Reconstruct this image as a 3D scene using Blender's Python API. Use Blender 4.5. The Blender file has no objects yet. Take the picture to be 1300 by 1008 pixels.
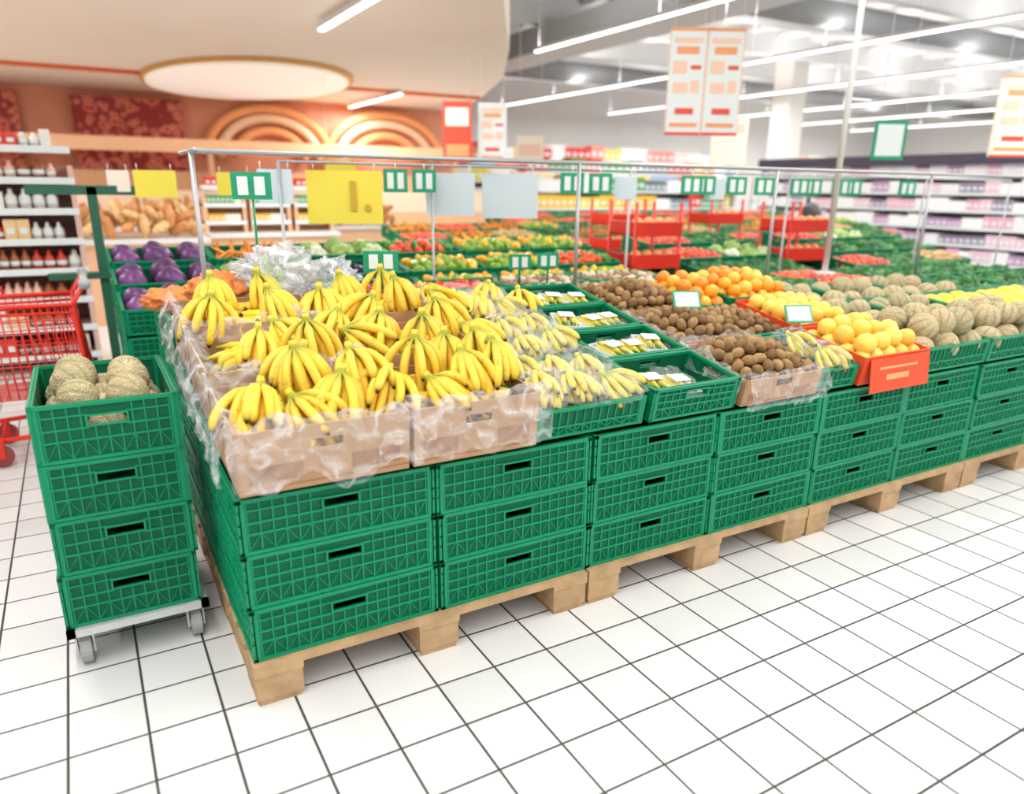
import bpy, math, random
from mathutils import Vector, Matrix, noise
R=random.Random(7)
sc=bpy.context.scene
try: sc.view_settings.view_transform='Standard'
except Exception: pass
PI=math.pi
# ---------------------------------------------------------------- camera
f=940.0
cx,cy=650.0,540.0
ex=Vector((2370-cx,-(258-cy),-f)).normalized()
ey=Vector((85-cx,-(230-cy),-f)); ey=(ey-ex*ey.dot(ex)).normalized()
ez=ex.cross(ey)
M=Matrix((ex,ey,ez)).to_4x4()
M.translation=Vector((0,0,1.485))
cd=bpy.data.cameras.new('camera'); cam=bpy.data.objects.new('camera',cd)
sc.collection.objects.link(cam); cam.matrix_world=M; sc.camera=cam
cd.sensor_fit='HORIZONTAL'; cd.sensor_width=36; cd.lens=36*f/1300; cd.shift_y=(cy-504)/1300
cd.clip_end=200
cd.dof.use_dof=True; cd.dof.focus_distance=2.75; cd.dof.aperture_fstop=1.25
# ---------------------------------------------------------------- materials
def newmat(n):
    m=bpy.data.materials.new(n); m.use_nodes=True
    nt=m.node_tree; b=nt.nodes['Principled BSDF']; return m,nt,b
def N(nt,t,**k):
    n=nt.nodes.new(t)
    for a,v in k.items(): setattr(n,a,v)
    return n
def mk(name,col,rough=.5,metal=0,var=0,nscale=20,bump=0,emit=0,spec=None,bscale=None):
    m,nt,b=newmat(name)
    b.inputs['Roughness'].default_value=rough; b.inputs['Metallic'].default_value=metal
    if spec is not None: b.inputs['Specular IOR Level'].default_value=spec
    tc=N(nt,'ShaderNodeTexCoord'); nz=N(nt,'ShaderNodeTexNoise'); nz.inputs['Scale'].default_value=nscale; nz.inputs['Detail'].default_value=4
    nt.links.new(tc.outputs['Object'],nz.inputs['Vector'])
    mx=N(nt,'ShaderNodeMix',data_type='RGBA')
    mx.inputs[6].default_value=[c*(1-var) for c in col]+[1]; mx.inputs[7].default_value=[min(1,c*(1+var)) for c in col]+[1]
    nt.links.new(nz.outputs['Fac'],mx.inputs[0]); nt.links.new(mx.outputs[2],b.inputs['Base Color'])
    if bump:
        bp=N(nt,'ShaderNodeBump'); bp.inputs['Strength'].default_value=bump; bp.inputs['Distance'].default_value=.01
        nt.links.new(nz.outputs['Fac'],bp.inputs['Height']); nt.links.new(bp.outputs[0],b.inputs['Normal'])
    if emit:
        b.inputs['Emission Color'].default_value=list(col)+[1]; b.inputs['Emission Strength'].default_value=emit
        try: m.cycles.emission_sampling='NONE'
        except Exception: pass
    return m
def ramp(nt,stops,interp='LINEAR'):
    r=N(nt,'ShaderNodeValToRGB'); cr=r.color_ramp; cr.interpolation=interp
    while len(cr.elements)<len(stops): cr.elements.new(.5)
    for e,(p,c) in zip(cr.elements,stops): e.position=p; e.color=list(c)+[1]
    return r
def mkisl(name,cols,rough=.45,nscale=30,mot=.25,bump=0,groove=None,net=False,smoothramp=False):
    m,nt,b=newmat(name); b.inputs['Roughness'].default_value=rough
    g=N(nt,'ShaderNodeNewGeometry')
    n=len(cols)
    r=ramp(nt,[(i/max(1,n) if not smoothramp else i/max(1,n-1),c) for i,c in enumerate(cols)],'LINEAR' if smoothramp else 'CONSTANT')
    nt.links.new(g.outputs['Random Per Island'],r.inputs[0])
    tc=N(nt,'ShaderNodeTexCoord'); nz=N(nt,'ShaderNodeTexNoise'); nz.inputs['Scale'].default_value=nscale; nz.inputs['Detail'].default_value=3
    nt.links.new(tc.outputs['Object'],nz.inputs['Vector'])
    mr=N(nt,'ShaderNodeMapRange'); mr.inputs[1].default_value=.3; mr.inputs[2].default_value=.7; mr.inputs[3].default_value=1-mot; mr.inputs[4].default_value=1+mot*.5
    nt.links.new(nz.outputs['Fac'],mr.inputs[0])
    mx=N(nt,'ShaderNodeMix',data_type='RGBA',blend_type='MULTIPLY'); mx.inputs[0].default_value=1
    nt.links.new(r.outputs[0],mx.inputs[6]); nt.links.new(mr.outputs[0],mx.inputs[7])
    out=mx.outputs[2]; h=nz.outputs['Fac']
    if net:
        vo=N(nt,'ShaderNodeTexVoronoi',feature='DISTANCE_TO_EDGE'); vo.inputs['Scale'].default_value=85
        nt.links.new(tc.outputs['Object'],vo.inputs['Vector'])
        m3=N(nt,'ShaderNodeMapRange'); m3.inputs[1].default_value=0; m3.inputs[2].default_value=.18; nt.links.new(vo.outputs['Distance'],m3.inputs[0])
        mm=N(nt,'ShaderNodeMix',data_type='RGBA',blend_type='MIX')
        nt.links.new(m3.outputs[0],mm.inputs[0]); mm.inputs[6].default_value=(.70,.55,.34,1); nt.links.new(out,mm.inputs[7]); out=mm.outputs[2]
        iv=N(nt,'ShaderNodeMath',operation='SUBTRACT'); iv.inputs[0].default_value=1; nt.links.new(m3.outputs[0],iv.inputs[1]); h=iv.outputs[0]
    if groove:
        at=N(nt,'ShaderNodeAttribute',attribute_name='t')
        mm=N(nt,'ShaderNodeMix',data_type='RGBA'); nt.links.new(at.outputs['Fac'],mm.inputs[0]); nt.links.new(out,mm.inputs[6]); mm.inputs[7].default_value=list(groove)+[1]; out=mm.outputs[2]
    nt.links.new(out,b.inputs['Base Color'])
    if bump:
        bp=N(nt,'ShaderNodeBump'); bp.inputs['Strength'].default_value=bump; bp.inputs['Distance'].default_value=.004
        nt.links.new(h,bp.inputs['Height']); nt.links.new(bp.outputs[0],b.inputs['Normal'])
    return m
def mkbanana(name,mid,mid2,stem,tip):
    m,nt,b=newmat(name); b.inputs['Roughness'].default_value=.42; b.inputs['Specular IOR Level'].default_value=.35
    at=N(nt,'ShaderNodeAttribute',attribute_name='t'); g=N(nt,'ShaderNodeNewGeometry')
    def rr(mid,s1,s2): return ramp(nt,[(0,stem),(s1,[s*.65+q*.35 for s,q in zip(stem,mid)]),(s2,mid),(.84,mid),(.92,[s*.3+q*.6 for s,q in zip(stem,mid)]),(.965,tip)])
    r=rr(mid,.13,.3); r2=rr(mid2,.2,.45)
    nt.links.new(at.outputs['Fac'],r.inputs[0]); nt.links.new(at.outputs['Fac'],r2.inputs[0])
    mx=N(nt,'ShaderNodeMix',data_type='RGBA'); nt.links.new(g.outputs['Random Per Island'],mx.inputs[0]); nt.links.new(r.outputs[0],mx.inputs[6]); nt.links.new(r2.outputs[0],mx.inputs[7])
    tc=N(nt,'ShaderNodeTexCoord'); nz=N(nt,'ShaderNodeTexNoise'); nz.inputs['Scale'].default_value=55; nt.links.new(tc.outputs['Object'],nz.inputs['Vector'])
    mr=N(nt,'ShaderNodeMapRange'); mr.inputs[1].default_value=.64; mr.inputs[2].default_value=.78; nt.links.new(nz.outputs['Fac'],mr.inputs[0])
    m2=N(nt,'ShaderNodeMix',data_type='RGBA'); nt.links.new(mr.outputs[0],m2.inputs[0]); nt.links.new(mx.outputs[2],m2.inputs[6]); m2.inputs[7].default_value=(.28,.13,.02,1)
    nt.links.new(m2.outputs[2],b.inputs['Base Color']); return m
def mkfilm(name,fac=.35,col=(.9,.92,.95)):
    m,nt,b=newmat(name); b.inputs['Base Color'].default_value=list(col)+[1]; b.inputs['Roughness'].default_value=.1; b.inputs['Specular IOR Level'].default_value=.8
    tc=N(nt,'ShaderNodeTexCoord'); nz=N(nt,'ShaderNodeTexNoise'); nz.inputs['Scale'].default_value=14; nz.inputs['Detail'].default_value=5; nz.inputs['Distortion'].default_value=1.8
    nt.links.new(tc.outputs['Object'],nz.inputs['Vector'])
    bp=N(nt,'ShaderNodeBump'); bp.inputs['Strength'].default_value=1; bp.inputs['Distance'].default_value=.015; nt.links.new(nz.outputs['Fac'],bp.inputs['Height']); nt.links.new(bp.outputs[0],b.inputs['Normal'])
    mr=N(nt,'ShaderNodeMapRange'); mr.inputs[1].default_value=.45; mr.inputs[2].default_value=.72; mr.inputs[3].default_value=fac*.5; mr.inputs[4].default_value=min(1,fac*2.2)
    nt.links.new(nz.outputs['Fac'],mr.inputs[0])
    tr=N(nt,'ShaderNodeBsdfTransparent'); ms=N(nt,'ShaderNodeMixShader'); nt.links.new(mr.outputs[0],ms.inputs[0]); nt.links.new(tr.outputs[0],ms.inputs[1]); nt.links.new(b.outputs[0],ms.inputs[2])
    nt.links.new(ms.outputs[0],nt.nodes['Material Output'].inputs['Surface']); return m

GREEN=mk('crate_green_plastic',(.001,.26,.115),.42,var=.15,nscale=8,spec=.35)
GREEN_SHADE=mk('crate_green_slot_shade',(.001,.12,.052),.55,var=.1,nscale=8,spec=.25)  # darker green paints slot shade onto the solid core walls and crate floor
WOOD=mk('pallet_wood',(.48,.31,.16),.75,var=.45,nscale=14,bump=.4)
CARD=mk('cardboard',(.46,.27,.14),.8,var=.12,nscale=9)
CARDP=mk('printed_cardboard',(.34,.18,.09),.8,var=.2,nscale=30)
STEEL=mk('galvanised_steel',(.42,.43,.45),.45,.5,var=.1)
WHITEP=mk('white_paint_metal',(.80,.80,.80),.4,var=.03)
RUBBER=mk('grey_rubber',(.36,.36,.36),.6,var=.15)
REDM=mk('red_wire_paint',(.75,.03,.015),.35,var=.1)
BAN=mkbanana('banana_skin',(.91,.56,.025),(.86,.60,.07),(.28,.33,.03),(.05,.03,.015))
BANG=mkbanana('green_banana_skin',(.84,.62,.07),(.66,.60,.12),(.30,.42,.06),(.08,.06,.02))
FILM=mkfilm('clear_plastic_film',.22)
FILM2=mkfilm('clear_bag_film',.15)
FILMW=mkfilm('white_bag_film',.5)
KIWI=mkisl('kiwi_skin',[(.26,.14,.05),(.33,.19,.07),(.21,.11,.04),(.38,.22,.09)],.75,60,.3,.3)
ORANGE=mkisl('orange_peel',[(.95,.33,.01),(.98,.42,.02),(.90,.27,.01),(.97,.50,.05)],.38,120,.08,.3)
GRAPE=mkisl('grapefruit_peel',[(.92,.58,.06),(.93,.65,.10),(.90,.50,.06)],.38,120,.08,.3)
MELON=mkisl('cantaloupe_rind',[(.44,.37,.18),(.50,.40,.21),(.38,.34,.17)],.75,30,.15,.8,groove=(.22,.22,.09),net=True)
YMEL=mkisl('yellow_melon_rind',[(.93,.58,.02),(.90,.62,.05)],.4,30,.1,.2)
REDCAB=mkisl('red_cabbage_leaf',[(.13,.03,.16),(.19,.05,.22),(.10,.03,.11)],.4,14,.4,.5)
LETT=mkisl('lettuce_leaf',[(.35,.52,.14),(.55,.68,.32),(.78,.82,.62),(.28,.45,.10)],.5,20,.4,.8)
AUB=mkisl('aubergine_skin',[(.035,.012,.05),(.05,.015,.06)],.18,20,.2)
PEPR=mkisl('red_pepper_skin',[(.72,.02,.01),(.55,.01,.01),(.80,.05,.02)],.2,20,.2)
PEPY=mkisl('yellow_pepper_skin',[(.93,.58,.02),(.93,.45,.02),(.25,.42,.04)],.2,20,.2)
PEPG=mkisl('green_pepper_skin',[(.05,.22,.03),(.08,.30,.03),(.75,.1,.02)],.2,20,.2)
TOM=mkisl('tomato_skin',[(.80,.06,.02),(.85,.12,.02),(.62,.02,.01)],.25,20,.15)
MUSH=mkisl('mushroom_cap',[(.45,.30,.18),(.62,.50,.36),(.30,.18,.10)],.7,20,.2)
CARR=mkisl('carrot_skin',[(.90,.28,.03),(.85,.34,.05)],.5,20,.2)
POT=mkisl('potato_skin',[(.62,.42,.18),(.55,.36,.16)],.7,20,.2)
BREAD=mkisl('bread_crust',[(.75,.35,.12),(.85,.55,.25),(.60,.26,.09)],.7,20,.3)
LEAF=mkisl('leafy_greens',[(.015,.13,.015),(.03,.20,.025),(.08,.30,.04)],.5,30,.5,.8)
def goods(pre,cols): return [mk('%s_%d'%(pre,i),c,.32,var=.08) for i,c in enumerate(cols)]
GOODS=goods('packaged_goods',[(.75,.05,.04),(.85,.82,.80),(.85,.30,.25),(.9,.85,.8),(.55,.05,.05),(.9,.6,.1),(.85,.7,.7),(.2,.35,.6)])
GOODSD=goods('bottle',[(.75,.06,.04),(.88,.50,.38),(.88,.85,.80),(.60,.05,.03),(.88,.30,.16),(.8,.8,.75),(.85,.62,.55),(.35,.10,.04),(.9,.6,.3)])
GOODSP=goods('chilled_pack',[(.78,.42,.55),(.85,.8,.84),(.5,.28,.48),(.9,.88,.9),(.8,.55,.65),(.30,.25,.35),(.9,.9,.9)])
GOODSM=goods('grocery_pack',[(.7,.05,.03),(.9,.85,.75),(.9,.55,.05),(.1,.35,.12),(.9,.9,.9),(.85,.3,.05),(.2,.25,.3),(.8,.7,.1)])
SGREEN=mk('sign_green',(.01,.33,.16),.4); SWHITE=mk('sign_white',(.80,.86,.86),.4); SYEL=mk('sign_yellow',(.90,.76,.10),.4,spec=.2); SPALE=mk('sign_pale_blue',(.62,.72,.77),.4)
SRED=mk('sign_red',(.78,.08,.04),.4); SORG=mk('sign_orange',(.90,.36,.14),.4); SBLK=mk('sign_black',(.05,.05,.05),.4); SCREAM=mk('sign_cream',(.93,.84,.72),.5); SPEACH=mk('sign_peach',(.92,.62,.48),.5)
REDBOX=mk('red_printed_card',(.78,.07,.015),.5)
DARKG=mk('dark_green_metal',(.02,.12,.07),.4)
NETBAG=mk('orange_net_bag',(.85,.24,.05),.5,var=.3,nscale=90,bump=.5)

# ---------------------------------------------------------------- mesh builder
class MB:
    def __init__(s): s.v=[];s.f=[];s.m=[];s.t=[];s.s=[]
    def add(s,vs,fs,m=0,t=None,sm=False,X=None):
        o=len(s.v)
        if X is not None: vs=[X@Vector(v) for v in vs]
        s.v.extend([tuple(v) for v in vs]); s.f.extend([tuple(i+o for i in q) for q in fs])
        s.m.extend([m]*len(fs)); s.s.extend([sm]*len(fs)); s.t.extend(t if t else [0.0]*len(vs))
    def bx(s,x0,x1,y0,y1,z0,z1,m=0,X=None):
        vs=[(x0,y0,z0),(x1,y0,z0),(x1,y1,z0),(x0,y1,z0),(x0,y0,z1),(x1,y0,z1),(x1,y1,z1),(x0,y1,z1)]
        s.add(vs,[(0,3,2,1),(4,5,6,7),(0,1,5,4),(1,2,6,5),(2,3,7,6),(3,0,4,7)],m,X=X)
    def tube(s,pts,rad,n=8,m=0,X=None,t=None,sm=True,flat=1.0):
        pts=[Vector(p) for p in pts]; K=len(pts)
        if not hasattr(rad,'__len__'): rad=[rad]*K
        vs=[];fs=[];tt=[]
        d=(pts[1]-pts[0]).normalized(); u=d.orthogonal().normalized()
        for i,p in enumerate(pts):
            d=(pts[min(i+1,K-1)]-pts[max(i-1,0)]).normalized()
            u=(u-d*u.dot(d)).normalized(); w=d.cross(u)
            for j in range(n):
                a=2*PI*j/n; vs.append(p+(u*math.cos(a)+w*math.sin(a)*flat)*rad[i]); tt.append(t[i] if t else 0)
        for i in range(K-1):
            for j in range(n):
                fs.append((i*n+j,i*n+(j+1)%n,(i+1)*n+(j+1)%n,(i+1)*n+j))
        fs.append(tuple(range(n-1,-1,-1))); fs.append(tuple((K-1)*n+j for j in range(n)))
        s.add(vs,fs,m,tt,sm,X)
    def mesh(s,name,mats):
        me=bpy.data.meshes.new(name); me.from_pydata(s.v,[],s.f)
        for q in mats: me.materials.append(q)
        me.polygons.foreach_set('material_index',s.m); me.polygons.foreach_set('use_smooth',s.s)
        a=me.attributes.new('t','FLOAT','POINT'); a.data.foreach_set('value',s.t)
        me.update(); return me
def ob(name,me,X=None,parent=None):
    o=bpy.data.objects.new(name,me); sc.collection.objects.link(o)
    if X is not None: o.matrix_world=X
    if parent:
        o.parent=parent; o.matrix_parent_inverse=parent.matrix_world.inverted()
    return o
T=Matrix.Translation
def RX(a): return Matrix.Rotation(a,4,'X')
def RY(a): return Matrix.Rotation(a,4,'Y')
def RZ(a): return Matrix.Rotation(a,4,'Z')
def SC(a,b,c): return Matrix.Diagonal((a,b,c,1))

# ---------------------------------------------------------------- room shell
def mkfloor():
    m,nt,b=newmat('white_floor_tiles')
    tc=N(nt,'ShaderNodeTexCoord'); sp=N(nt,'ShaderNodeSeparateXYZ'); nt.links.new(tc.outputs['Object'],sp.inputs[0])
    def line(sock,off):
        a=N(nt,'ShaderNodeMath',operation='ADD'); nt.links.new(sock,a.inputs[0]); a.inputs[1].default_value=off+100
        q=N(nt,'ShaderNodeMath',operation='DIVIDE'); nt.links.new(a.outputs[0],q.inputs[0]); q.inputs[1].default_value=.2
        r=N(nt,'ShaderNodeMath',operation='FRACT'); nt.links.new(q.outputs[0],r.inputs[0])
        s=N(nt,'ShaderNodeMath',operation='SUBTRACT'); nt.links.new(r.outputs[0],s.inputs[0]); s.inputs[1].default_value=.5
        t=N(nt,'ShaderNodeMath',operation='ABSOLUTE'); nt.links.new(s.outputs[0],t.inputs[0]); 
        fl=N(nt,'ShaderNodeMath',operation='FLOOR'); nt.links.new(q.outputs[0],fl.inputs[0])
        return t.outputs[0],fl.outputs[0]
    a,fa=line(sp.outputs[0],.02); c,fc=line(sp.outputs[1],.0)
    mx=N(nt,'ShaderNodeMath',operation='MAXIMUM'); nt.links.new(a,mx.inputs[0]); nt.links.new(c,mx.inputs[1])
    mr=N(nt,'ShaderNodeMapRange'); mr.inputs[1].default_value=.477; mr.inputs[2].default_value=.485; nt.links.new(mx.outputs[0],mr.inputs[0])
    cb=N(nt,'ShaderNodeCombineXYZ'); nt.links.new(fa,cb.inputs[0]); nt.links.new(fc,cb.inputs[1])
    wn=N(nt,'ShaderNodeTexWhiteNoise',noise_dimensions='3D'); nt.links.new(cb.outputs[0],wn.inputs['Vector'])
    r=ramp(nt,[(0,(.66,.66,.655)),(1,(.76,.76,.757))]); nt.links.new(wn.outputs['Value'],r.inputs[0])
    m2=N(nt,'ShaderNodeMix',data_type='RGBA'); nt.links.new(mr.outputs[0],m2.inputs[0]); nt.links.new(r.outputs[0],m2.inputs[6]); m2.inputs[7].default_value=(.05,.045,.04,1)
    nt.links.new(m2.outputs[2],b.inputs['Base Color'])
    m3=N(nt,'ShaderNodeMapRange'); m3.inputs[3].default_value=.25; m3.inputs[4].default_value=.8; nt.links.new(mr.outputs[0],m3.inputs[0]); nt.links.new(m3.outputs[0],b.inputs['Roughness'])
    bp=N(nt,'ShaderNodeBump'); bp.invert=True; bp.inputs['Strength'].default_value=.4; bp.inputs['Distance'].default_value=.003; nt.links.new(mr.outputs[0],bp.inputs['Height']); nt.links.new(bp.outputs[0],b.inputs['Normal'])
    return m
b=MB(); b.bx(-12,34,-8,24,-.1,0); ob('floor',b.mesh('floor',[mkfloor()]))
CEILM=mk('ceiling_panel',(.84,.83,.82),.8,var=.05,nscale=.5); BEAM=mk('ceiling_beam',(.68,.68,.68),.7,var=.05,nscale=2)
b=MB(); b.bx(-12,34,-8,24,5.3,5.4)
ob('ceiling',b.mesh('ceiling',[CEILM]))
b=MB()
for i in range(12):
    y=-6+i*2.6; b.bx(-12,34,y,y+.28,4.75,5.3,0)
for i in range(38):
    x=-11.5+i*1.2; b.bx(x,x+.5,-8,24,5.18,5.3,1)
ob('ceiling_beams',b.mesh('ceiling_beams',[BEAM,mk('white_deck',(.88,.87,.86),.7)]))
WALL=mk('wall_paint',(.86,.84,.81),.8,var=.04,nscale=1)
b=MB(); b.bx(-12,34,24,24.2,0,5.3); ob('wall_back',b.mesh('wall_back',[WALL]))
b=MB(); b.bx(34,34.2,-8,24,0,5.3); ob('wall_right',b.mesh('wall_right',[WALL]))
b=MB(); b.bx(-12.2,-12,-8,24,0,5.3); ob('wall_left',b.mesh('wall_left',[WALL]))
# dropped bakery ceiling
poly=[(-11.9,5),(2.8,5),(3.88,7),(5.3,9.4),(6.54,11.8),(7.5,14.4),(8.5,17.5),(-11.9,17.5)]
b=MB(); n=len(poly); b.add([(x,y,3.2) for x,y in poly]+[(x,y,3.75) for x,y in poly],[tuple(range(n-1,-1,-1)),tuple(range(n,2*n))]+[(i,(i+1)%n,n+(i+1)%n,n+i) for i in range(n)],0)
DROP=mk('beige_ceiling_paint',(.93,.86,.77),.8,var=.03,nscale=1)
dc=ob('dropped_ceiling',b.mesh('dropped_ceiling',[DROP]))
b=MB(); b.bx(-11.8,1.32,14.4,14.66,3.16,3.2); b.bx(4.58,7.5,14.4,14.66,3.16,3.2); ob('trim_orange_stripe',b.mesh('stripe',[mk('orange_trim',(.80,.16,.04),.5)]))
def ell_ring(b,rx,ry,z0,z1,m):
    ring=[(2.95+rx*math.cos(a*PI/32),14.5+ry*math.sin(a*PI/32)) for a in range(64)]
    b.add([(x,y,z0) for x,y in ring]+[(x,y,z1) for x,y in ring],[tuple(range(63,-1,-1))]+[(i,(i+1)%64,64+(i+1)%64,64+i) for i in range(64)],m)
b=MB(); ell_ring(b,1.68,2.75,3.14,3.2,1); ell_ring(b,1.6,2.6,3.11,3.14,0)
ob('round_ceiling_light',b.mesh('round_ceiling_light',[mk('lit_diffuser',(.95,.92,.86),.5,emit=.35),mk('gold_ring',(.75,.45,.14),.5)]))

# lights
TUBE=mk('tube_diffuser',(1,1,1),.5,emit=4)
def linelight(x,y0,y1,z,pw,cablez=4.75,up=0):
    b=MB(); b.bx(x-.04,x+.04,y0,y1,z-.02,z+.03,1); b.bx(x-.035,x+.035,y0,y1,z-.04,z-.02,0)
    k=int((y1-y0)//3)
    for i in range(k+1):
        y=y0+.1+i*(y1-y0-.2)/max(1,k); b.tube([(x,y,z),(x,y,cablez)],.006,5,1)
    o=ob('linear_ceiling_lamp',b.mesh('linear_ceiling_lamp',[TUBE,WHITEP]))
    l=bpy.data.lights.new('lamp_light','AREA'); l.shape='RECTANGLE'; l.size=.3; l.size_y=y1-y0; l.energy=pw; l.color=(1,.985,.96)
    lo=bpy.data.objects.new('lamp_light',l); sc.collection.objects.link(lo); lo.location=(x,(y0+y1)/2,z-.06); lo.parent=o
    if up:
        l=bpy.data.lights.new('ceiling_fill','AREA'); l.shape='RECTANGLE'; l.size=.2; l.size_y=y1-y0; l.energy=up; l.color=(1,.985,.97)  # added upward fill to brighten the ceiling, not a fitting of the lamp
        lo=bpy.data.objects.new('ceiling_fill',l); sc.collection.objects.link(lo); lo.location=(x,(y0+y1)/2,z+.06); lo.rotation_euler=(PI,0,0); lo.parent=o
    return o
PW=242
linelight(-4.7,-6,4.5,3.9,PW*.8); linelight(-.5,-6,4.5,3.9,PW*1.1); linelight(3.74,-6,4.8,3.9,PW*1.1)
linelight(7.9,-4,13,3.9,PW*1.4,up=120)
for x in (12.1,16.3,20.5,24.7,28.9): linelight(x,-2,22,3.9,PW*1.9,up=210)
linelight(2.65,6.6,8.9,3.12,85,3.2); linelight(-2,6.6,15,3.12,240,3.2); linelight(5.6,14,17,3.12,130,3.2)
w=bpy.data.worlds.new('world'); sc.world=w; w.use_nodes=True; w.node_tree.nodes['Background'].inputs[0].default_value=(.98,.99,1,1); w.node_tree.nodes['Background'].inputs[1].default_value=.5

# ducts
b=MB(); b.bx(9,10,6,23,4.2,4.7,0); b.tube([(6.5,10,4.45),(33,10,4.45)],.22,14,1); b.tube([(6,18,4.4),(33,18,4.4)],.25,14,1)
ob('ventilation_duct',b.mesh('duct',[mk('duct_grey',(.45,.46,.47),.5,.2),mk('duct_dark',(.30,.31,.32),.5,.2)]))
b=MB(); b.bx(17.3,17.9,15.2,15.8,0,5.3); b.bx(17.2,18.0,15.1,15.9,0,.2); ob('structural_column',b.mesh('column',[mk('column_paint',(.74,.71,.66),.6)]))

# ---------------------------------------------------------------- crates
def side(b,L,h,X,handle=True):
    def q(u0,u1,n0,n1,z0,z1,m=0): b.bx(u0,u1,n0,n1,z0,z1,m,X)   # local x=u, y=inward
    e=L/2
    hz0,hz1=h*.60,h*.60+.026; hu=.052
    if handle and h>.12:
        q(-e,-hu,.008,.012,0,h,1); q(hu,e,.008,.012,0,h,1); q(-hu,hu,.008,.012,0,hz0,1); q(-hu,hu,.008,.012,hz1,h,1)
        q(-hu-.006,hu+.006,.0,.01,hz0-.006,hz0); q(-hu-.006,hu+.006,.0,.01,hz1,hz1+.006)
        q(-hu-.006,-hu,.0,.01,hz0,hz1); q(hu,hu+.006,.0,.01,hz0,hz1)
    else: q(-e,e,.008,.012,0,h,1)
    q(-e,e,0,.016,h-.013,h-.001); q(-e,e,0,.014,0.001,.011)
    q(-e,-e+.024,.001,.014,0,h); q(e-.024,e,.001,.014,0,h)
    z1=h*.36; z2=h*.56
    q(-e,e,.002,.01,z1-.003,z1+.003)
    if handle and h>.12:
        q(-e,-hu,.002,.01,z2-.003,z2+.003); q(hu,e,.002,.01,z2-.003,z2+.003)
        q(-e,-hu,.002,.01,h*.78-.0025,h*.78+.0025); q(hu,e,.002,.01,h*.78-.0025,h*.78+.0025)
    n=int(round(L/.04)); st=(L-.056)/n
    for i in range(n+1):
        u=-e+.028+i*st
        if abs(u)>hu+.004 or not handle or h<=.12: q(u-.0022,u+.0022,.003,.01,.01,h-.01)
        else: q(u-.0022,u+.0022,.003,.01,.01,hz0-.004)
        if i<n:
            a=(u+.002,.013) ; c=(u+st-.002,z1-.003)
            if i%2: a,c=(a[0],c[1]),(c[0],a[1])
            wv=.0022
            vs=[(a[0],.004,a[1]-wv),(a[0],.004,a[1]+wv),(c[0],.004,c[1]+wv),(c[0],.004,c[1]-wv)]
            vs+= [(x,.01,z) for x,_,z in vs]
            b.add(vs,[(0,1,2,3),(0,4,5,1),(2,6,7,3),(1,5,6,2),(0,3,7,4)],0,X=X)
def crate_into(b,w,d,h,z=0,X0=None,handle=True):
    X0=X0 or Matrix()
    X0=X0@T((0,0,z))
    side(b,w,h,X0@T((0,-d/2,0)),handle); side(b,w,h,X0@T((0,d/2,0))@RZ(PI),handle)
    side(b,d,h,X0@T((w/2,0,0))@RZ(PI/2),handle); side(b,d,h,X0@T((-w/2,0,0))@RZ(-PI/2),handle)
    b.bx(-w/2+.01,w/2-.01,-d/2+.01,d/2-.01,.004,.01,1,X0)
CM={}
def crate_mesh(w,d,h,n=1,handle=True,seed=0):
    k=(w,d,h,n,handle,seed)
    if k not in CM:
        b=MB(); r=random.Random(seed+n)
        for i in range(n): crate_into(b,w,d,h,i*(h+.001),T((r.uniform(-.003,.003),r.uniform(-.003,.003),0))@RZ(r.uniform(-.004,.004)),handle)
        CM[k]=b.mesh('green_crate',[GREEN,GREEN_SHADE])
    return CM[k]
CH=.171
X0=.275; P=.597; Y0=1.975
NC=11
def pallet(x,y,w=1.185,d=1.2):
    b=MB()
    for i in range(9):
        yy=y+i*(d-.1)/8; b.bx(x,x+w,yy,yy+.1,.122,.143)
    for i in range(3):
        xx=x+i*(w-.145)/2
        b.bx(xx,xx+.145,y+.0,y+d,.1,.122)
        for j in range(3):
            yy=y+.004+j*(d-.15)/2; b.bx(xx+.003,xx+.142,yy,yy+.14,.02,.1)
        b.bx(xx+.01,xx+.135,y+.01,y+d-.01,0,.02)
    ob('wooden_pallet',b.mesh('wooden_pallet',[WOOD]))
for i in range(6): pallet(X0-.008+i*1.194,Y0-.02); 
for i in range(6): pallet(X0-.008+i*1.194,Y0+1.24,d=.8)
for k in range(NC):
    xc=X0+P*(k+.5)
    for r in range(3):
        yc=Y0+.2+.4*r
        for j in range(3):
            ob('green_crate',crate_mesh(.592,.395,CH),T((xc+R.uniform(-.005,.005),yc+R.uniform(-.004,.004),.144+j*(CH+.001)))@RZ(R.uniform(-.008,.008)))
        if r==1: ob('green_crate',crate_mesh(.592,.395,.07 if k<5 else .04,1,False),T((xc,yc,.144+3*(CH+.001))))
        if r==2: ob('green_crate',crate_mesh(.592,.395,.115 if k<5 else .08,1,True),T((xc,yc,.144+3*(CH+.001))))
    for r in range(2):
        if k<5: ob('green_crate_stack',crate_mesh(.592,.395,CH,4,True,r),T((xc,Y0+1.25+.2+.4*r,.144)))
        else: ob('green_crate_stack',crate_mesh(.592,.395,.15,4,True,r),T((xc,Y0+1.25+.2+.4*r,.144)))
SL=.19; TA=math.atan(SL)
def slp(x): return SL if x<3.3 else .115
def zb(y,x=0): return .668+slp(x)*(y-Y0)
def disp(x,y,dz=0): return T((x,y,zb(y,x)+dz))@RX(math.atan(slp(x)))

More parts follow.
